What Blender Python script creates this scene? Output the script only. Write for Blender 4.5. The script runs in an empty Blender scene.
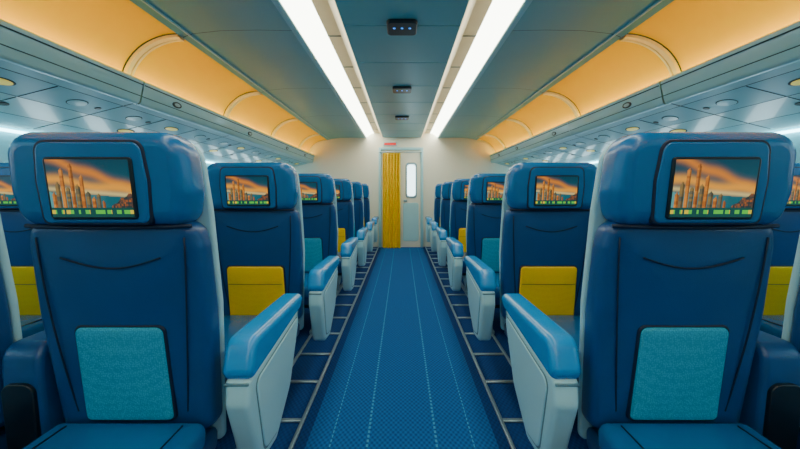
import bpy, bmesh, math, random
from mathutils import Vector
random.seed(4)
CAM=1.05
# ---------------------------------------------------------------- materials
def mat(name, col, rough=.5, metal=0, emit=None, estr=0, noise=None, bump=None, spec=.5, coat=0):
    m=bpy.data.materials.new(name); m.use_nodes=True
    nt=m.node_tree; b=nt.nodes['Principled BSDF']
    b.inputs['Base Color'].default_value=(*col,1)
    b.inputs['Roughness'].default_value=rough
    b.inputs['Metallic'].default_value=metal
    b.inputs['Specular IOR Level'].default_value=spec
    b.inputs['Coat Weight'].default_value=coat
    tc=nt.nodes.new('ShaderNodeTexCoord')
    if noise:
        n=nt.nodes.new('ShaderNodeTexNoise'); n.inputs['Scale'].default_value=noise[0]; n.inputs['Detail'].default_value=4
        nt.links.new(tc.outputs['Object'],n.inputs['Vector'])
        mx=nt.nodes.new('ShaderNodeMix'); mx.data_type='RGBA'
        mx.inputs[6].default_value=(*[c*(1-noise[1]) for c in col],1)
        mx.inputs[7].default_value=(*[min(1,c*(1+noise[1])) for c in col],1)
        nt.links.new(n.outputs['Fac'],mx.inputs[0]); nt.links.new(mx.outputs[2],b.inputs['Base Color'])
    if bump:
        n=nt.nodes.new('ShaderNodeTexVoronoi'); n.inputs['Scale'].default_value=bump[0]
        nt.links.new(tc.outputs['Object'],n.inputs['Vector'])
        bp=nt.nodes.new('ShaderNodeBump'); bp.inputs['Strength'].default_value=bump[1]; bp.inputs['Distance'].default_value=.002
        nt.links.new(n.outputs['Distance'],bp.inputs['Height']); nt.links.new(bp.outputs['Normal'],b.inputs['Normal'])
    if emit:
        b.inputs['Emission Color'].default_value=(*emit,1); b.inputs['Emission Strength'].default_value=estr
    return m
M={}
M['navy']=mat('leather_navy',(.001,.062,.225),.34,noise=(9,.15),bump=(420,.2),coat=.15)
M['mid']=mat('leather_blue',(.001,.125,.36),.27,noise=(8,.12),bump=(420,.15),coat=.25)
M['arm']=mat('armrest_blue',(.001,.245,.62),.26,noise=(8,.1),coat=.2)
M['shell']=mat('shell_pale_grey',(.38,.67,.76),.32,noise=(5,.05))
M['seam']=mat('seam_dark',(.001,.010,.04),.6)
M['groove']=mat('shell_groove',(.10,.22,.28),.6)
M['black']=mat('black_plastic',(.004,.010,.018),.35,noise=(20,.2))
M['metal']=mat('seat_metal',(.32,.44,.50),.35,metal=.75,noise=(30,.1))
M['ceil']=mat('ceiling_teal_grey',(.14,.43,.49),.36,noise=(2,.05))
M['ceil2']=mat('ceiling_pale',(.34,.62,.68),.35,noise=(2,.04))
M['bin']=mat('bin_rail_grey',(.38,.65,.70),.3,noise=(3,.05),coat=.3)
M['rim']=mat('bin_door_rim',(.85,.74,.55),.35,noise=(3,.05))
M['psu']=mat('service_panel_grey',(.24,.54,.62),.35,noise=(3,.05))
M['cove']=mat('bin_door_amber',(1.0,.60,.012),.55,noise=(1.5,.08),spec=.15)
M['gap']=mat('panel_gap',(.012,.05,.07),.6)
M['wall']=mat('sidewall_panel',(.36,.76,.85),.5,noise=(2,.05))
M['cream']=mat('bulkhead_cream',(.88,.83,.70),.5,noise=(2,.04))
M['trough']=mat('trough_cream',(.84,.62,.34),.4,noise=(6,.06))
M['lamp']=mat('lamp_lens',(.9,.95,.9),.4,emit=(.95,.98,.80),estr=10.5)
M['led']=mat('cove_led',(.9,.6,.3),.4,emit=(1,.62,.04),estr=15)
M['wash']=mat('wall_wash_led',(.7,.9,1),.4,emit=(.42,.90,1),estr=12)
M['pane']=mat('window_pane',(.7,.9,1),.2,emit=(.7,.94,1),estr=4)
M['red']=mat('exit_red',(.7,.03,.03),.4,emit=(1,.05,.03),estr=.6)
M['yellow']=mat('curtain_yellow',(1,.62,.0),.6,noise=(12,.12))
M['spot']=mat('reading_lamp_amber',(.8,.6,.1),.3,emit=(1,.80,.10),estr=.4)  # amber ovals on the service panels, faintly emissive
M['blueled']=mat('blue_indicator',(.1,.3,.9),.3,emit=(.02,.25,1),estr=1.5)
def fabric(name,c1,c2,scale):
    m=mat(name,c1,.75); nt=m.node_tree; b=nt.nodes['Principled BSDF']
    tc=nt.nodes.new('ShaderNodeTexCoord'); v=nt.nodes.new('ShaderNodeTexVoronoi'); v.inputs['Scale'].default_value=scale; v.inputs['Randomness'].default_value=.6
    nt.links.new(tc.outputs['Object'],v.inputs['Vector'])
    r=nt.nodes.new('ShaderNodeValToRGB'); r.color_ramp.elements[0].position=.15; r.color_ramp.elements[0].color=(*c1,1)
    r.color_ramp.elements[1].position=.6; r.color_ramp.elements[1].color=(*c2,1)
    nt.links.new(v.outputs['Distance'],r.inputs['Fac']); nt.links.new(r.outputs['Color'],b.inputs['Base Color'])
    bp=nt.nodes.new('ShaderNodeBump'); bp.inputs['Strength'].default_value=.4; bp.inputs['Distance'].default_value=.002; bp.invert=True
    nt.links.new(v.outputs['Distance'],bp.inputs['Height']); nt.links.new(bp.outputs['Normal'],b.inputs['Normal'])
    return m
M['acc_teal']=fabric('lumbar_fabric_teal',(.03,.42,.62),(.010,.29,.47),190)
M['acc_yel']=fabric('lumbar_fabric_yellow',(1,.62,.0),(.92,.53,.0),190)
# screen
m=bpy.data.materials.new('seat_screen'); m.use_nodes=True; nt=m.node_tree; b=nt.nodes['Principled BSDF']
at=nt.nodes.new('ShaderNodeAttribute'); at.attribute_name='Col'
b.inputs['Base Color'].default_value=(.01,.01,.01,1); b.inputs['Roughness'].default_value=.25
nt.links.new(at.outputs['Color'],b.inputs['Emission Color']); b.inputs['Emission Strength'].default_value=.95
M['screen']=m
# carpet
m=bpy.data.materials.new('carpet'); m.use_nodes=True; nt=m.node_tree; b=nt.nodes['Principled BSDF']; L=nt.links.new
b.inputs['Roughness'].default_value=.85; b.inputs['Specular IOR Level'].default_value=.15
tc=nt.nodes.new('ShaderNodeTexCoord'); sx=nt.nodes.new('ShaderNodeSeparateXYZ'); L(tc.outputs['Object'],sx.inputs[0])
def math_(op,a,bv=None,c=None):
    n=nt.nodes.new('ShaderNodeMath'); n.operation=op
    for i,v in enumerate((a,bv,c)):
        if v is None: continue
        if isinstance(v,(int,float)): n.inputs[i].default_value=v
        else: L(v,n.inputs[i])
    return n.outputs[0]
wx=math_('SINE',math_('MULTIPLY',sx.outputs[0],2*math.pi/.022))
wy=math_('SINE',math_('MULTIPLY',sx.outputs[1],2*math.pi/.034))
weave=math_('MULTIPLY_ADD',math_('MULTIPLY',wx,wy),.5,.5)
nz=nt.nodes.new('ShaderNodeTexNoise'); nz.inputs['Scale'].default_value=60; L(tc.outputs['Object'],nz.inputs['Vector'])
weave=math_('MULTIPLY_ADD',nz.outputs['Fac'],.4,math_('MULTIPLY',weave,.7))
ax=math_('ABSOLUTE',sx.outputs[0])
def stripe(x0,w):
    return math_('LESS_THAN',math_('ABSOLUTE',math_('SUBTRACT',ax,x0)),w)
st=math_('ADD',stripe(.145,.005),stripe(.30,.003))
st=math_('MULTIPLY',st,math_('GREATER_THAN',math_('SINE',math_('MULTIPLY',sx.outputs[1],2*math.pi/.03)),-.3))
st=math_('MULTIPLY',st,.42)
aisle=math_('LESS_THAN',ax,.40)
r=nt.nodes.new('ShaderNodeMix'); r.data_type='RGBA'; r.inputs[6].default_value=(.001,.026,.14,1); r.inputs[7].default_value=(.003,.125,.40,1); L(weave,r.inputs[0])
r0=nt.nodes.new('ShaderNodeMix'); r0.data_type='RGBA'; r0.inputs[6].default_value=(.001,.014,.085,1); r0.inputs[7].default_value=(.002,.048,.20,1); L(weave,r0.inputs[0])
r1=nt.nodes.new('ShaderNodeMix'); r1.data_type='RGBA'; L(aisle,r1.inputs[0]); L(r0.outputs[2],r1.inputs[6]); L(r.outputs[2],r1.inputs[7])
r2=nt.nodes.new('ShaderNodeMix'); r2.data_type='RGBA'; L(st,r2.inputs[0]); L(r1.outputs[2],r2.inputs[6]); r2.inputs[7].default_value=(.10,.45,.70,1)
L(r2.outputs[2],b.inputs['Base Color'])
bp=nt.nodes.new('ShaderNodeBump'); bp.inputs['Strength'].default_value=.4; bp.inputs['Distance'].default_value=.003; L(weave,bp.inputs['Height']); L(bp.outputs['Normal'],b.inputs['Normal'])
M['carpet']=m

# ---------------------------------------------------------------- mesh builder
def rounded(pts, n=6):
    """pts: (u,v,r) CCW"""
    out=[]; N=len(pts)
    for i in range(N):
        p=Vector(pts[i][:2]); a=Vector(pts[i-1][:2]); c=Vector(pts[(i+1)%N][:2]); r=pts[i][2]
        d1=(a-p).normalized(); d2=(c-p).normalized()
        ang=d1.angle(d2)
        if r<=0 or ang>math.pi-.01: out.append(p); continue
        t=min(r/math.tan(ang/2),(a-p).length*.49,(c-p).length*.49)
        p1=p+d1*t; p2=p+d2*t
        for k in range(n+1):
            s=k/n
            if ang>2.6:
                out.append(p1*(1-s)**2+p*2*s*(1-s)+p2*s*s)
            else:
                rr=t*math.tan(ang/2); cen=p+(d1+d2).normalized()*(rr/math.sin(ang/2))
                v1=p1-cen; v2=p2-cen
                tot=v1.angle(v2); cr=v1.x*v2.y-v1.y*v2.x; sg=1 if cr>0 else -1
                a0=math.atan2(v1.y,v1.x)+sg*tot*s
                out.append(cen+Vector((math.cos(a0),math.sin(a0)))*rr)
    return out
def sym(pts):
    """right half list from bottom to top of (x,z,r) -> full CCW"""
    return pts+[(-x,z,r) for x,z,r in reversed(pts)]
class MB:
    def __init__(s):
        s.bm=bmesh.new(); s.mats=[]; s.col=s.bm.loops.layers.float_color.new('Col')
    def mi(s,k):
        if k not in s.mats: s.mats.append(k)
        return s.mats.index(k)
    def face(s,vs,k,smooth=True):
        try: f=s.bm.faces.new(vs)
        except ValueError: return None
        f.material_index=s.mi(k); f.smooth=smooth; return f
    def plate(s,outline,w0,w1,r,k,fn,dome=0,n=4,back=None):
        """outline 2D points; w0 = front, w1 = back; fn(u,v,w)->xyz"""
        P=[Vector(p[:2]) for p in outline]; N=len(P)
        nr=[]
        for i in range(N):
            t=(P[(i+1)%N]-P[i-1]).normalized(); nr.append(Vector((-t.y,t.x)))
        sg=1 if w1>w0 else -1
        def ring(inset,w): return [s.bm.verts.new(fn(*(P[i]+nr[i]*inset),w)) for i in range(N)]
        rings=[]
        cen=sum(P,Vector((0,0)))/N
        if dome:
            for sc in (.25,.5,.75,.9):
                w=w0-sg*dome*(1-sc*sc)
                rings.append([s.bm.verts.new(fn(*(cen+(P[i]+nr[i]*r-cen)*sc),w)) for i in range(N)])
        for j in range(n,-1,-1):
            t=math.pi/2*j/n; rings.append(ring(r*(1-math.cos(t)),w0+sg*(r-r*math.sin(t))))
        rb=min(r,abs(w1-w0)-r) if back is None else back
        rb=max(rb,.0005)
        for j in range(0,n+1):
            t=math.pi/2*j/n; rings.append(ring(rb*(1-math.cos(t)),w1-sg*(rb-rb*math.sin(t))))
        for a,b_ in zip(rings[:-1],rings[1:]):
            for i in range(N):
                s.face([a[i],a[(i+1)%N],b_[(i+1)%N],b_[i]],k)
        if dome: s.face(rings[0],k)
        else: s.face([s.bm.verts.new(v.co) for v in rings[0]],k,False)
        s.face([s.bm.verts.new(v.co) for v in rings[-1]][::-1],k,False)
    def box(s,x0,x1,y0,y1,z0,z1,k,r=.0):
        r=r or min(.004,abs(x1-x0)*.3,abs(y1-y0)*.3,abs(z1-z0)*.3)
        o=rounded([(x0,y0,r),(x1,y0,r),(x1,y1,r),(x0,y1,r)],3)
        s.plate(o,z1,z0,r,k,lambda u,v,w:(u,v,w),n=2)
    def tube(s,pts,r,k,n=6):
        pts=[Vector(p) for p in pts]; prev=None
        for i,p in enumerate(pts):
            t=(pts[min(i+1,len(pts)-1)]-pts[max(i-1,0)]).normalized()
            up=Vector((0,0,1)) if abs(t.z)<.9 else Vector((0,1,0))
            a=t.cross(up).normalized(); b_=t.cross(a)
            R=[s.bm.verts.new(p+(a*math.cos(2*math.pi*j/n)+b_*math.sin(2*math.pi*j/n))*r) for j in range(n)]
            if prev:
                for j in range(n): s.face([prev[j],prev[(j+1)%n],R[(j+1)%n],R[j]],k)
            else: s.face(R,k)
            prev=R
        s.face(prev,k)
    def sheet(s,prof,y0,y1,k,ny=1,smooth=True):
        prev=None
        for j in range(ny+1):
            y=y0+(y1-y0)*j/ny
            R=[s.bm.verts.new((x,y,z)) for x,z in prof]
            if prev:
                for i in range(len(R)-1): s.face([prev[i],prev[i+1],R[i+1],R[i]],k,smooth)
            prev=R
    def mesh(s,name):
        bmesh.ops.recalc_face_normals(s.bm,faces=s.bm.faces)
        me=bpy.data.meshes.new(name); s.bm.to_mesh(me); s.bm.free()
        for k in s.mats: me.materials.append(M[k])
        return me
    def obj(s,name,loc=(0,0,0)):
        return put(s.mesh(name),name,loc)
def put(me,name,loc=(0,0,0),rz=0):
    o=bpy.data.objects.new(name,me); o.location=loc; o.rotation_euler=(0,0,rz)
    bpy.context.collection.objects.link(o); return o

# ---------------------------------------------------------------- seat
LEAN=.17
def fr(u,v,w): return (u, w-(v-.4)*LEAN, v)
def hsh(*a):
    return random.Random(hash(a)).random()
TW=[(.03,.050,.44),(.085,.055,.62),(.150,.050,.86),(.205,.055,.54),(.265,.050,.94),(.325,.055,.58),(.385,.050,.74),(.445,.055,.46),(.51,.050,.36),(.57,.050,.42),(.63,.035,.30)]
def screen_col(u,v):
    # city skyline at dusk under an orange sky, with a strip of green controls
    V=Vector
    c=V((.010,.13,.17)).lerp(V((.004,.045,.08)),v)
    d=v-(1.05-.55*u+.02*math.sin(14*u)); g=math.exp(-(d/.085)**2); c=c.lerp(V((.80,.24,.01)),.9*g)
    d=v-(.66-.20*u+.03*math.sin(9*u)); g=math.exp(-(d/.085)**2); c=c.lerp(V((1,.40,.02)),.95*g)
    d=v-(.50-.12*u); g=math.exp(-(d/.04)**2); c=c.lerp(V((1,.75,.25)),.7*g)
    if v<.44-.10*u: c=V((.10,.34,.34)).lerp(V((.01,.12,.16)),min(1,u*1.4))
    ridge=.42*math.sin(max(0,(u-.62))*3.6)+.015*math.sin(60*u)
    if u>.62 and v<ridge: c=V((.02,.035,.04)).lerp(V((.5,.12,.005)),hsh(int(u*50),int(v*30))**3)
    for k,(u0,wd,h) in enumerate(TW):
        if u0<=u<u0+wd:
            t=(u-u0)/wd
            hh=h-.05*abs(t-.5)*2
            if v<hh:
                q=hsh(k,int(v*22))
                base=V((.45,.12,.012)) if k%2==0 else V((.10,.10,.07))
                hi=V((.85,.30,.03)) if k%2==0 else V((.40,.22,.04))
                c=base.lerp(hi,q*.8)*(1.0 if t<.6 else .45)
    if v<.16:
        c=V((.006,.07,.06))
        if .05<v<.12 and hsh(int(u*34),1)>.35: c=V((.10,.60,.05)) if hsh(int(u*22),5)>.4 else V((.8,.6,.02))
    return c
def screen(mb,cx,cz,hw,hh,y):
    nx,nz=120,72
    V=[[mb.bm.verts.new(fr(cx-hw+2*hw*i/nx,cz-hh+2*hh*j/nz,y)) for j in range(nz+1)] for i in range(nx+1)]
    for i in range(nx):
        for j in range(nz):
            f=mb.face([V[i][j],V[i+1][j],V[i+1][j+1],V[i][j+1]],'screen',False)
            c=screen_col((i+.5)/nx,(j+.5)/nz)
            for l in f.loops: l[mb.col]=(*c,1)
def seat_mesh(name,acc,aisle,dv):
    """aisle: side (+1/-1) with the aisle console, 0 none; dv: side with the plain divider"""
    mb=MB()
    o=rounded(sym([(.215,.25,.03),(.243,.72,.2),(.238,1.0,.2),(.222,1.206,.078)]),7)
    mb.plate(o,.080,.102,.010,'shell',fr)
    o=rounded(sym([(.225,.335,.04),(.242,.70,.2),(.238,.90,.1),(.226,.972,.045)]),7)
    mb.plate(o,0,.086,.030,'navy',fr,dome=.012,n=6)
    # head rest
    o=rounded(sym([(.216,.962,.05),(.236,1.05,.1),(.228,1.208,.068)]),8)
    mb.plate(o,-.030,.090,.040,'mid',fr,dome=.0,n=7)
    o=rounded(sym([(.142,.966,.02),(.147,1.08,.1),(.137,1.184,.03)]),6)
    mb.plate(o,-.034,-.01,.004,'seam',fr)  # dark border plate, shadow line around the screen panel put into colour
    o=rounded(sym([(.136,.972,.018),(.141,1.08,.1),(.131,1.178,.026)]),6)
    mb.plate(o,-.037,-.01,.005,'mid',fr)
    o=rounded(sym([(.111,.982,.010),(.111,1.140,.010)]),5)
    mb.plate(o,-.043,-.02,.003,'black',fr)
    screen(mb,0,1.061,.104,.0725,-.0436)
    T=lambda pts,r=.0022:mb.tube([fr(x,z,y) for x,z,y in pts],r,'seam')
    T([(-.222+.444*i/20,.962-.004*math.sin(math.pi*i/20),-.000-.014*math.sin(math.pi*i/20)**.5) for i in range(21)],.006)
    T([(-.135+.27*i/20,.875-.030*math.sin(math.pi*i/20),-.0105) for i in range(21)],.0028)
    for s in (1,-1):
        T([(s*(.200-.040*(i/14)**1.5),.93-.52*i/14,-.002-.006*math.sin(math.pi*i/14)) for i in range(15)],.0026)
    if acc=='acc_yel': hw,z0,z1=.155,.325,.660
    else: hw,z0,z1=.126,.385,.680
    o=rounded(sym([(hw+.005,z0-.002,.02),(hw+.002,z1+.002,.022)]),6)
    mb.plate(o,-.014,.01,.005,'seam',fr)
    o=rounded(sym([(hw,z0+.004,.018),(hw-.004,z1-.004,.02)]),6)
    mb.plate(o,-.022,.01,.010,acc,fr,dome=.006)
    if acc=='acc_yel': # stitched fold across the cushion
        T([(-hw+.012+(2*hw-.024)*i/12,.56,-.0265-.003*math.sin(math.pi*i/12)) for i in range(13)],.0012)
    # seat cushion
    o=rounded([(-.212,-.50,.05),(.212,-.50,.05),(.222,0,.03),(-.222,0,.03)],6)
    mb.plate(o,.385,.30,.028,'mid',lambda u,v,w:(u,v,w),dome=.012,n=5)
    for x in (-.165,.165): mb.tube([(x*.97,-.46,.386),(x,-.25,.392),(x,-.04,.389)],.002,'seam')
    mb.box(-.20,.20,-.44,.10,.235,.305,'navy',.015)
    mb.box(-.19,.19,-.40,.06,.20,.24,'black',.01)
    for x in (-.12,.12):
        mb.box(x-.014,x+.014,-.40,.08,.012,.034,'metal')
        mb.tube([(x,-.34,.03),(x,-.30,.21)],.014,'metal',8)
        mb.tube([(x,.05,.03),(x,-.06,.21)],.014,'metal',8)
        mb.tube([(x,-.33,.05),(x,-.07,.20)],.008,'metal',8)
    def console(sx,x0,x1):
        lo,hi=sorted((x0*sx,x1*sx))
        o=rounded([(-.055,.505,.03),(.47,.560,.02),(.52,.600,.015),(.49,.622,.02),(-.01,.628,.05)],6)
        mb.plate(o,hi,lo,.022,'arm',lambda u,v,w:(w,u,v),n=5)
        o=rounded([(.06,.205,.05),(.20,.19,.05),(.36,.30,.10),(.47,.50,.04),(.47,.572,.01),(-.035,.518,.02),(-.04,.44,.05)],6)
        mb.plate(o,hi-.008,lo+.008,.018,'shell',lambda u,v,w:(w,u,v),n=5)
        mb.tube([((lo+hi)/2-.034,-.036,.503),((lo+hi)/2+.034,-.036,.503)],.004,'groove')
        o1=rounded([(.075,.235,.04),(.195,.22,.04),(.345,.325,.08),(.44,.505,.03),(.44,.545,.02),(.0,.495,.03)],6)
        o2=rounded([(.080,.241,.04),(.193,.226,.04),(.341,.330,.08),(.436,.505,.03),(.435,.540,.02),(.006,.491,.03)],6)
        fn=lambda u,v,w:(w,u,v)
        if sx<0: mb.plate(o1,lo+.0065,lo+.02,.001,'groove',fn); mb.plate(o2,lo+.003,lo+.02,.004,'shell',fn)
        else: mb.plate(o1,hi-.0065,hi-.02,.001,'groove',fn); mb.plate(o2,hi-.003,hi-.02,.004,'shell',fn)
    def divider(sx):
        lo,hi=sorted((.252*sx,.368*sx))
        o=rounded([(.0,.24,.03),(.34,.24,.06),(.40,.57,.03),(.36,.612,.03),(-.03,.612,.05),(-.03,.52,.04)],6)
        mb.plate(o,hi,lo,.018,'navy',lambda u,v,w:(w,u,v),n=4)
        c=(lo+hi)/2
        o=rounded([(c-.046,.27,.015),(c+.046,.27,.015),(c+.046,.505,.03),(c-.046,.505,.03)],5)
        mb.plate(o,-.008,.05,.004,'black',lambda u,v,w:(u,w-(v-.24)*.107-.004,v))
    if aisle: console(aisle,.272,.362)
    divider(dv)
    return mb.mesh(name)
cache={}
def seat(acc,aisle,dv,x,y):
    k=(acc,aisle,dv)
    if k not in cache: cache[k]=seat_mesh('airplane_seat_mesh',*k)
    put(cache[k],'airplane_seat',(x,y,0))
SX=.788; DX=.63
RY=[1.09,2.04,3.12,4.2,5.27,6.30]
for r,y in enumerate(RY):
    for c in range(3):
        a='acc_yel' if r%2 else 'acc_teal'
        seat(a,1 if c==0 else 0,-1,-(SX+DX*c),y)
        seat(a,-1 if c==0 else 0,1,(SX+DX*c),y)
# ---------------------------------------------------------------- shell
YB,YE=-4.31,7.2
def box_obj(name,b,k):
    mb=MB(); mb.box(*b,k); return mb.obj(name)
box_obj('floor',(-2.7,2.7,YB,YE+.1,-.08,0),'carpet')
for s,n in ((-1,'left'),(1,'right')):
    mb=MB()
    prof=[(2.50,0),(2.56,.15),(2.62,.5),(2.64,.9),(2.60,1.25),(2.52,1.43),(2.48,1.62)]
    pr=[(s*x,z) for x,z in prof]; out=[(s*(x+.06),z) for x,z in reversed(prof)]
    full=pr+out+[pr[0]]
    mb.sheet(full,YB,YE,'wall',8)
    mb.obj('wall_'+n)
    yy=-.9; 
    wn=1
    while yy<7:
        mb=MB()
        f=lambda u,v,w,yy=yy: (s*(w+.045-(v-1.12)*.10-.012),yy+u,v)
        o=rounded([(-.15,.90,.10),(.15,.90,.10),(.15,1.36,.10),(-.15,1.36,.10)],8)
        mb.plate(o,2.565,2.60,.014,'shell',f)
        o=rounded([(-.115,.94,.09),(.115,.94,.09),(.115,1.32,.09),(-.115,1.32,.09)],8)
        mb.plate(o,2.560,2.58,.003,'pane',f)
        mb.obj('window_%d'%((1 if s<0 else 20)+wn-1)); wn+=1
        yy+=.525
    ys=[YB+.01]+[YB+1.35*i for i in range(1,9)]+[YE-.01]
    cov=[]
    for i in range(15):
        t=math.pi/2*i/14
        cov.append((1.45+.37*math.cos(t),CAM+.70+.33*math.sin(t)))
    for a,b_ in zip(ys[:-1],ys[1:]):
        mb=MB(); g=.006
        mb.sheet([(s*x,z) for x,z in cov],a+g,b_-g,'cove',4)
        cx,cz=1.45,CAM+.70
        inn=[(cx+(x-cx)*.94,cz+(z-cz)*.94) for x,z in cov]
        for e0,e1 in ((a+g,a+g+.018),(b_-g-.036,b_-g)):
            ring=[(s*x,z) for x,z in inn]
            mb.sheet(ring,e0,e1,'rim',1)
            for e in (e0,e1):
                A=[mb.bm.verts.new((s*x,e,z)) for x,z in cov]; B=[mb.bm.verts.new((s*x,e,z)) for x,z in inn]
                for i in range(len(A)-1): mb.face([A[i],A[i+1],B[i+1],B[i]],'rim')
            ey=(e1+.008 if e0==a+g else e0-.008)
            mb.sheet([(s*(cx+(x-cx)*.994),cz+(z-cz)*.994) for x,z in cov],ey-.006,ey+.006,'gap',1)
        mb.sheet([(s*(x+.02),z+.02) for x,z in cov],a,b_,'gap',1)
        rail=[(1.70,.735),(1.715,.745),(1.735,.745),(1.75,.735),(1.765,.60),(1.76,.585),(1.74,.585),(1.725,.60),(1.70,.735)]
        mb.sheet([(s*x,CAM+z) for x,z in rail],a+g,b_-g,'bin',1)
        mb.sheet([(s*x,CAM+z) for x,z in [(1.75,.69),(1.83,.69),(1.83,.71)]],a+g,b_-g,'bin',1)
        def pf(t): return (1.765+(2.46-1.765)*t, CAM+.592+(.415-.592)*t)
        nx_,nz_=-(.592-.415),-(2.46-1.765); l=math.hypot(nx_,nz_); nx_/=l; nz_/=l
        def pm(u,v,w,nx_=nx_,nz_=nz_): 
            x,z=pf(v); return (s*(x+nx_*w),u,z+nz_*w)
        for v0,v1,kk in ((.0,.10,'bin'),(.108,.42,'psu'),(.428,.74,'bin'),(.748,1.0,'psu')):
            mb.sheet([(s*pf(v0)[0],pf(v0)[1]),(s*pf(v1)[0],pf(v1)[1])],a+g,b_-g,kk,1)
        mb.sheet([(s*(pf(0)[0]),pf(0)[1]+.012),(s*pf(1)[0],pf(1)[1]+.012)],a,b_,'gap',1)
        for q in (.33,.66):
            yq=a+(b_-a)*q
            for v0,v1 in ((.115,.42),(.435,.74)):
                mb.plate([(yq-.003,v0),(yq+.003,v0),(yq+.003,v1),(yq-.003,v1)],.002,-.002,.0006,'gap',pm,n=1)
        def ell(cu,cv,ru,rv,w,k):
            if cu+ru>b_ or cu-ru<a: return
            mb.plate([(cu+ru*math.cos(2*math.pi*i/24),cv+rv*math.sin(2*math.pi*i/24)) for i in range(24)],w,-.002,.001,k,pm,n=2)
        mid=(a+b_)/2
        for yq in (mid-.42,mid+.46):
            ell(yq,.27,.060,.065,.002,'gap'); ell(yq,.27,.055,.058,.004,'bin'); 
            ell(yq+.15,.27,.018,.025,.004,'black')
        ell(mid-.2,.59,.080,.06,.002,'gap'); ell(mid-.2,.59,.068,.048,.005,'spot')
        ell(mid+.25,.59,.03,.03,.004,'black')
        ell(mid+.02,.27,.080,.055,.002,'gap'); ell(mid+.02,.27,.068,.044,.005,'spot')
        def rm(u,v,w):
            x=1.725-.025*v; z=.60+.135*v
            return (s*(x-w),u,CAM+z)
        for yq in (mid-.3,):
            mb.plate([(yq+.055*math.cos(2*math.pi*i/20),.5+.16*math.sin(2*math.pi*i/20)) for i in range(20)],.005,-.002,.002,'black',rm,n=2)
            mb.plate([(yq+.035*math.cos(2*math.pi*i/20),.5+.09*math.sin(2*math.pi*i/20)) for i in range(20)],.008,-.002,.002,'metal',rm,n=2)
        mb.sheet([(s*1.698,CAM+.713),(s*1.7005,CAM+.7065)],a+g,b_-g,'gap',1)
        mb.sheet([(s*1.7165,CAM+.640),(s*1.7175,CAM+.635)],a+g,b_-g,'gap',1)
        mb.obj('overhead_bin')
    mb=MB(); mb.sheet([(s*x,CAM+z) for x,z in [(1.77,.70),(1.77,.725),(1.80,.725),(1.80,.70)]],YB,YE,'led',1); mb.obj('cove_light')
    mb=MB(); mb.sheet([(s*x,CAM+z) for x,z in [(2.475,.395),(2.49,.405),(2.505,.395),(2.49,.385),(2.475,.395)]],YB,YE,'wash',1); mb.obj('wall_wash_light')
    mb=MB()
    mb.sheet([(s*x,CAM+z) for x,z in [(.38,1.085),(.385,1.10),(.43,1.16),(.45,1.165)]],YB,YE,'trough',1)
    mb.sheet([(s*x,CAM+z) for x,z in [(.45,1.165),(.55,1.165)]],YB,YE,'trough',1)
    mb.sheet([(s*x,CAM+z) for x,z in [(.55,1.165),(.60,1.155),(.68,1.095),(.69,1.085)]],YB,YE,'lamp',1)
    mb.sheet([(s*x,CAM+z) for x,z in [(.69,1.085),(.695,1.07),(.725,1.068)]],YB,YE,'ceil2',1)
    yy=YB+.3
    while yy<YE:
        mb.plate([(.45,yy-.005),(.55,yy-.005),(.55,yy+.005),(.45,yy+.005)],0,.004,.0008,'gap',lambda u,v,w:(s*u,v,CAM+1.160+w),n=1)
        yy+=.675
    mb.obj('ceiling_light_strip')
    mb=MB()
    pr=[(.725,1.07),(.95,1.075),(1.2,1.07),(1.38,1.05),(1.45,1.025)]
    for a,b_ in zip(ys[:-1],ys[1:]):
        mb.sheet([(s*x,CAM+z) for x,z in pr],a+.003,b_-.003,'ceil',2)
        mb.sheet([(s*x,CAM+z+.015) for x,z in pr],a-.0,b_,'gap',1)
    mb.tube([(s*1.40,YB,CAM+1.04),(s*1.40,YE,CAM+1.04)],.007,'ceil2')
    mb.obj('trim_%d'%(2 if s<0 else 3))  # ceiling side panel between light strip and bins, one per side
mb=MB()
ysc=sorted(set([YB,-3.6,-2.9,-2.2,-1.5,-.9,-.3,.4]+[1.05+.675*i for i in range(0,9)]+[YE]))
for a,b_ in zip(ysc[:-1],ysc[1:]):
    mb.box(-.38,.38,a+.004,b_-.004,CAM+1.085,CAM+1.12,'ceil')
mb.box(-.37,.37,YB,YE,CAM+1.10,CAM+1.13,'gap')
mb.box(-2.7,2.7,YB,YE+.1,CAM+1.18,CAM+1.24,'gap')
mb.obj('ceiling')
for y in (2.40,3.85,5.3):
    mb=MB()
    o=rounded([(-.098,y-.10,.03),(.098,y-.10,.03),(.098,y+.10,.03),(-.098,y+.10,.03)],6)
    mb.plate(o,CAM+1.060,CAM+1.087,.010,'black',lambda u,v,w:(u,v,w))
    for x in (-.05,0,.05):
        mb.plate([(x+.008*math.cos(i*math.pi/6),y-.02+.008*math.sin(i*math.pi/6)) for i in range(12)],CAM+1.056,CAM+1.062,.002,'blueled',lambda u,v,w:(u,v,w),n=1)
    mb.obj('ceiling_sign_unit')
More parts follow.
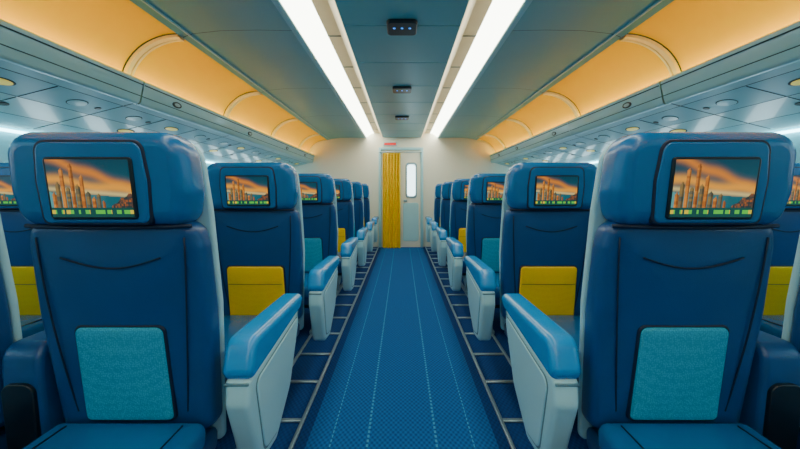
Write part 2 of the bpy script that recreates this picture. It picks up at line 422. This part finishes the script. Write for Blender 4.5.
# ---------------------------------------------------------------- far wall
dl,dr,dt=-.40,.36,1.88
box_obj('wall_far',(-2.7,2.7,YE,YE+.1,0,2.25),'cream')
mb=MB()
mb.box(dl-.05,dl,YE-.06,YE,0,dt+.05,'shell'); mb.box(dr,dr+.05,YE-.06,YE,0,dt+.05,'shell'); mb.box(dl,dr,YE-.06,YE,dt,dt+.05,'shell')
mb.obj('trim_1')
mb=MB()
mb.box(dl+.002,dr-.002,YE-.03,YE-.001,0,dt-.002,'cream')
f=lambda u,v,w:(u,w,v)
o=rounded([(.07,.95,.06),(.29,.95,.06),(.29,1.64,.06),(.07,1.64,.06)],6); mb.plate(o,YE-.045,YE-.02,.01,'metal',f)
o=rounded([(.100,.99,.05),(.260,.99,.05),(.260,1.60,.05),(.100,1.60,.05)],6); mb.plate(o,YE-.050,YE-.03,.004,'pane',f)
o=rounded([(.02,.12,.04),(.32,.12,.04),(.32,.86,.04),(.02,.86,.04)],5); mb.plate(o,YE-.040,YE-.02,.008,'shell',f)
mb.box(.03,.10,YE-.055,YE-.03,.88,.92,'metal')
mb.obj('door_1')
mb=MB()
x0,x1=-.37,-.03; n=90
cs=[]
for side_ in (0,1):
    for i in range(n+1):
        j=i if side_==0 else n-i
        u=j/n; x=x0+(x1-x0)*u
        yv=YE-.115+.032*math.sin(u*2*math.pi*6)+.01*math.sin(u*17)+(.004 if side_ else 0)
        cs.append((x,yv))
zs=[.0,.3,.8,1.1,1.5,1.82]; prev=None
for z in zs:
    R=[mb.bm.verts.new((x,y,z)) for x,y in cs]
    if prev:
        for i in range(len(R)): mb.face([prev[i],prev[(i+1)%len(R)],R[(i+1)%len(R)],R[i]],'yellow')
    prev=R
mb.tube([(-.42,YE-.115,1.835),(.38,YE-.115,1.835)],.012,'metal')
for x in (-.42,.38): mb.tube([(x,YE-.115,1.835),(x,YE-.06,1.835)],.010,'metal')
mb.obj('curtain')
mb=MB(); mb.box(-.36,-.10,YE-.03,YE,1.96,2.04,'shell'); mb.box(-.345,-.115,YE-.034,YE-.02,1.975,2.025,'red'); mb.obj('exit_sign')
box_obj('wall_back',(-2.7,2.7,YB-.1,YB,0,2.25),'cream')
for s in (-1,1):
    mb=MB()
    for x in (.455,.668):
        mb.box(s*x-.009,s*x+.009,YB,YE,0,.012,'metal')
    y=.3
    while y<YE-.1:
        mb.box(min(s*.455,s*.668),max(s*.455,s*.668),y-.011,y+.011,0,.010,'metal'); y+=.35
    mb.obj('seat_track')
# ---------------------------------------------------------------- camera/world
w=bpy.data.worlds.new('world'); bpy.context.scene.world=w; w.use_nodes=True
w.node_tree.nodes['Background'].inputs[0].default_value=(.3,.5,.7,1); w.node_tree.nodes['Background'].inputs[1].default_value=.3
cd=bpy.data.cameras.new('camera'); cam=bpy.data.objects.new('camera',cd); bpy.context.collection.objects.link(cam)
cam.location=(0,0,CAM); cam.rotation_euler=(math.pi/2,0,0)
cd.sensor_width=36; cd.lens=36*370/800; cd.shift_y=-31.5/800; cd.shift_x=-.0025; cd.clip_start=.02
bpy.context.scene.camera=cam
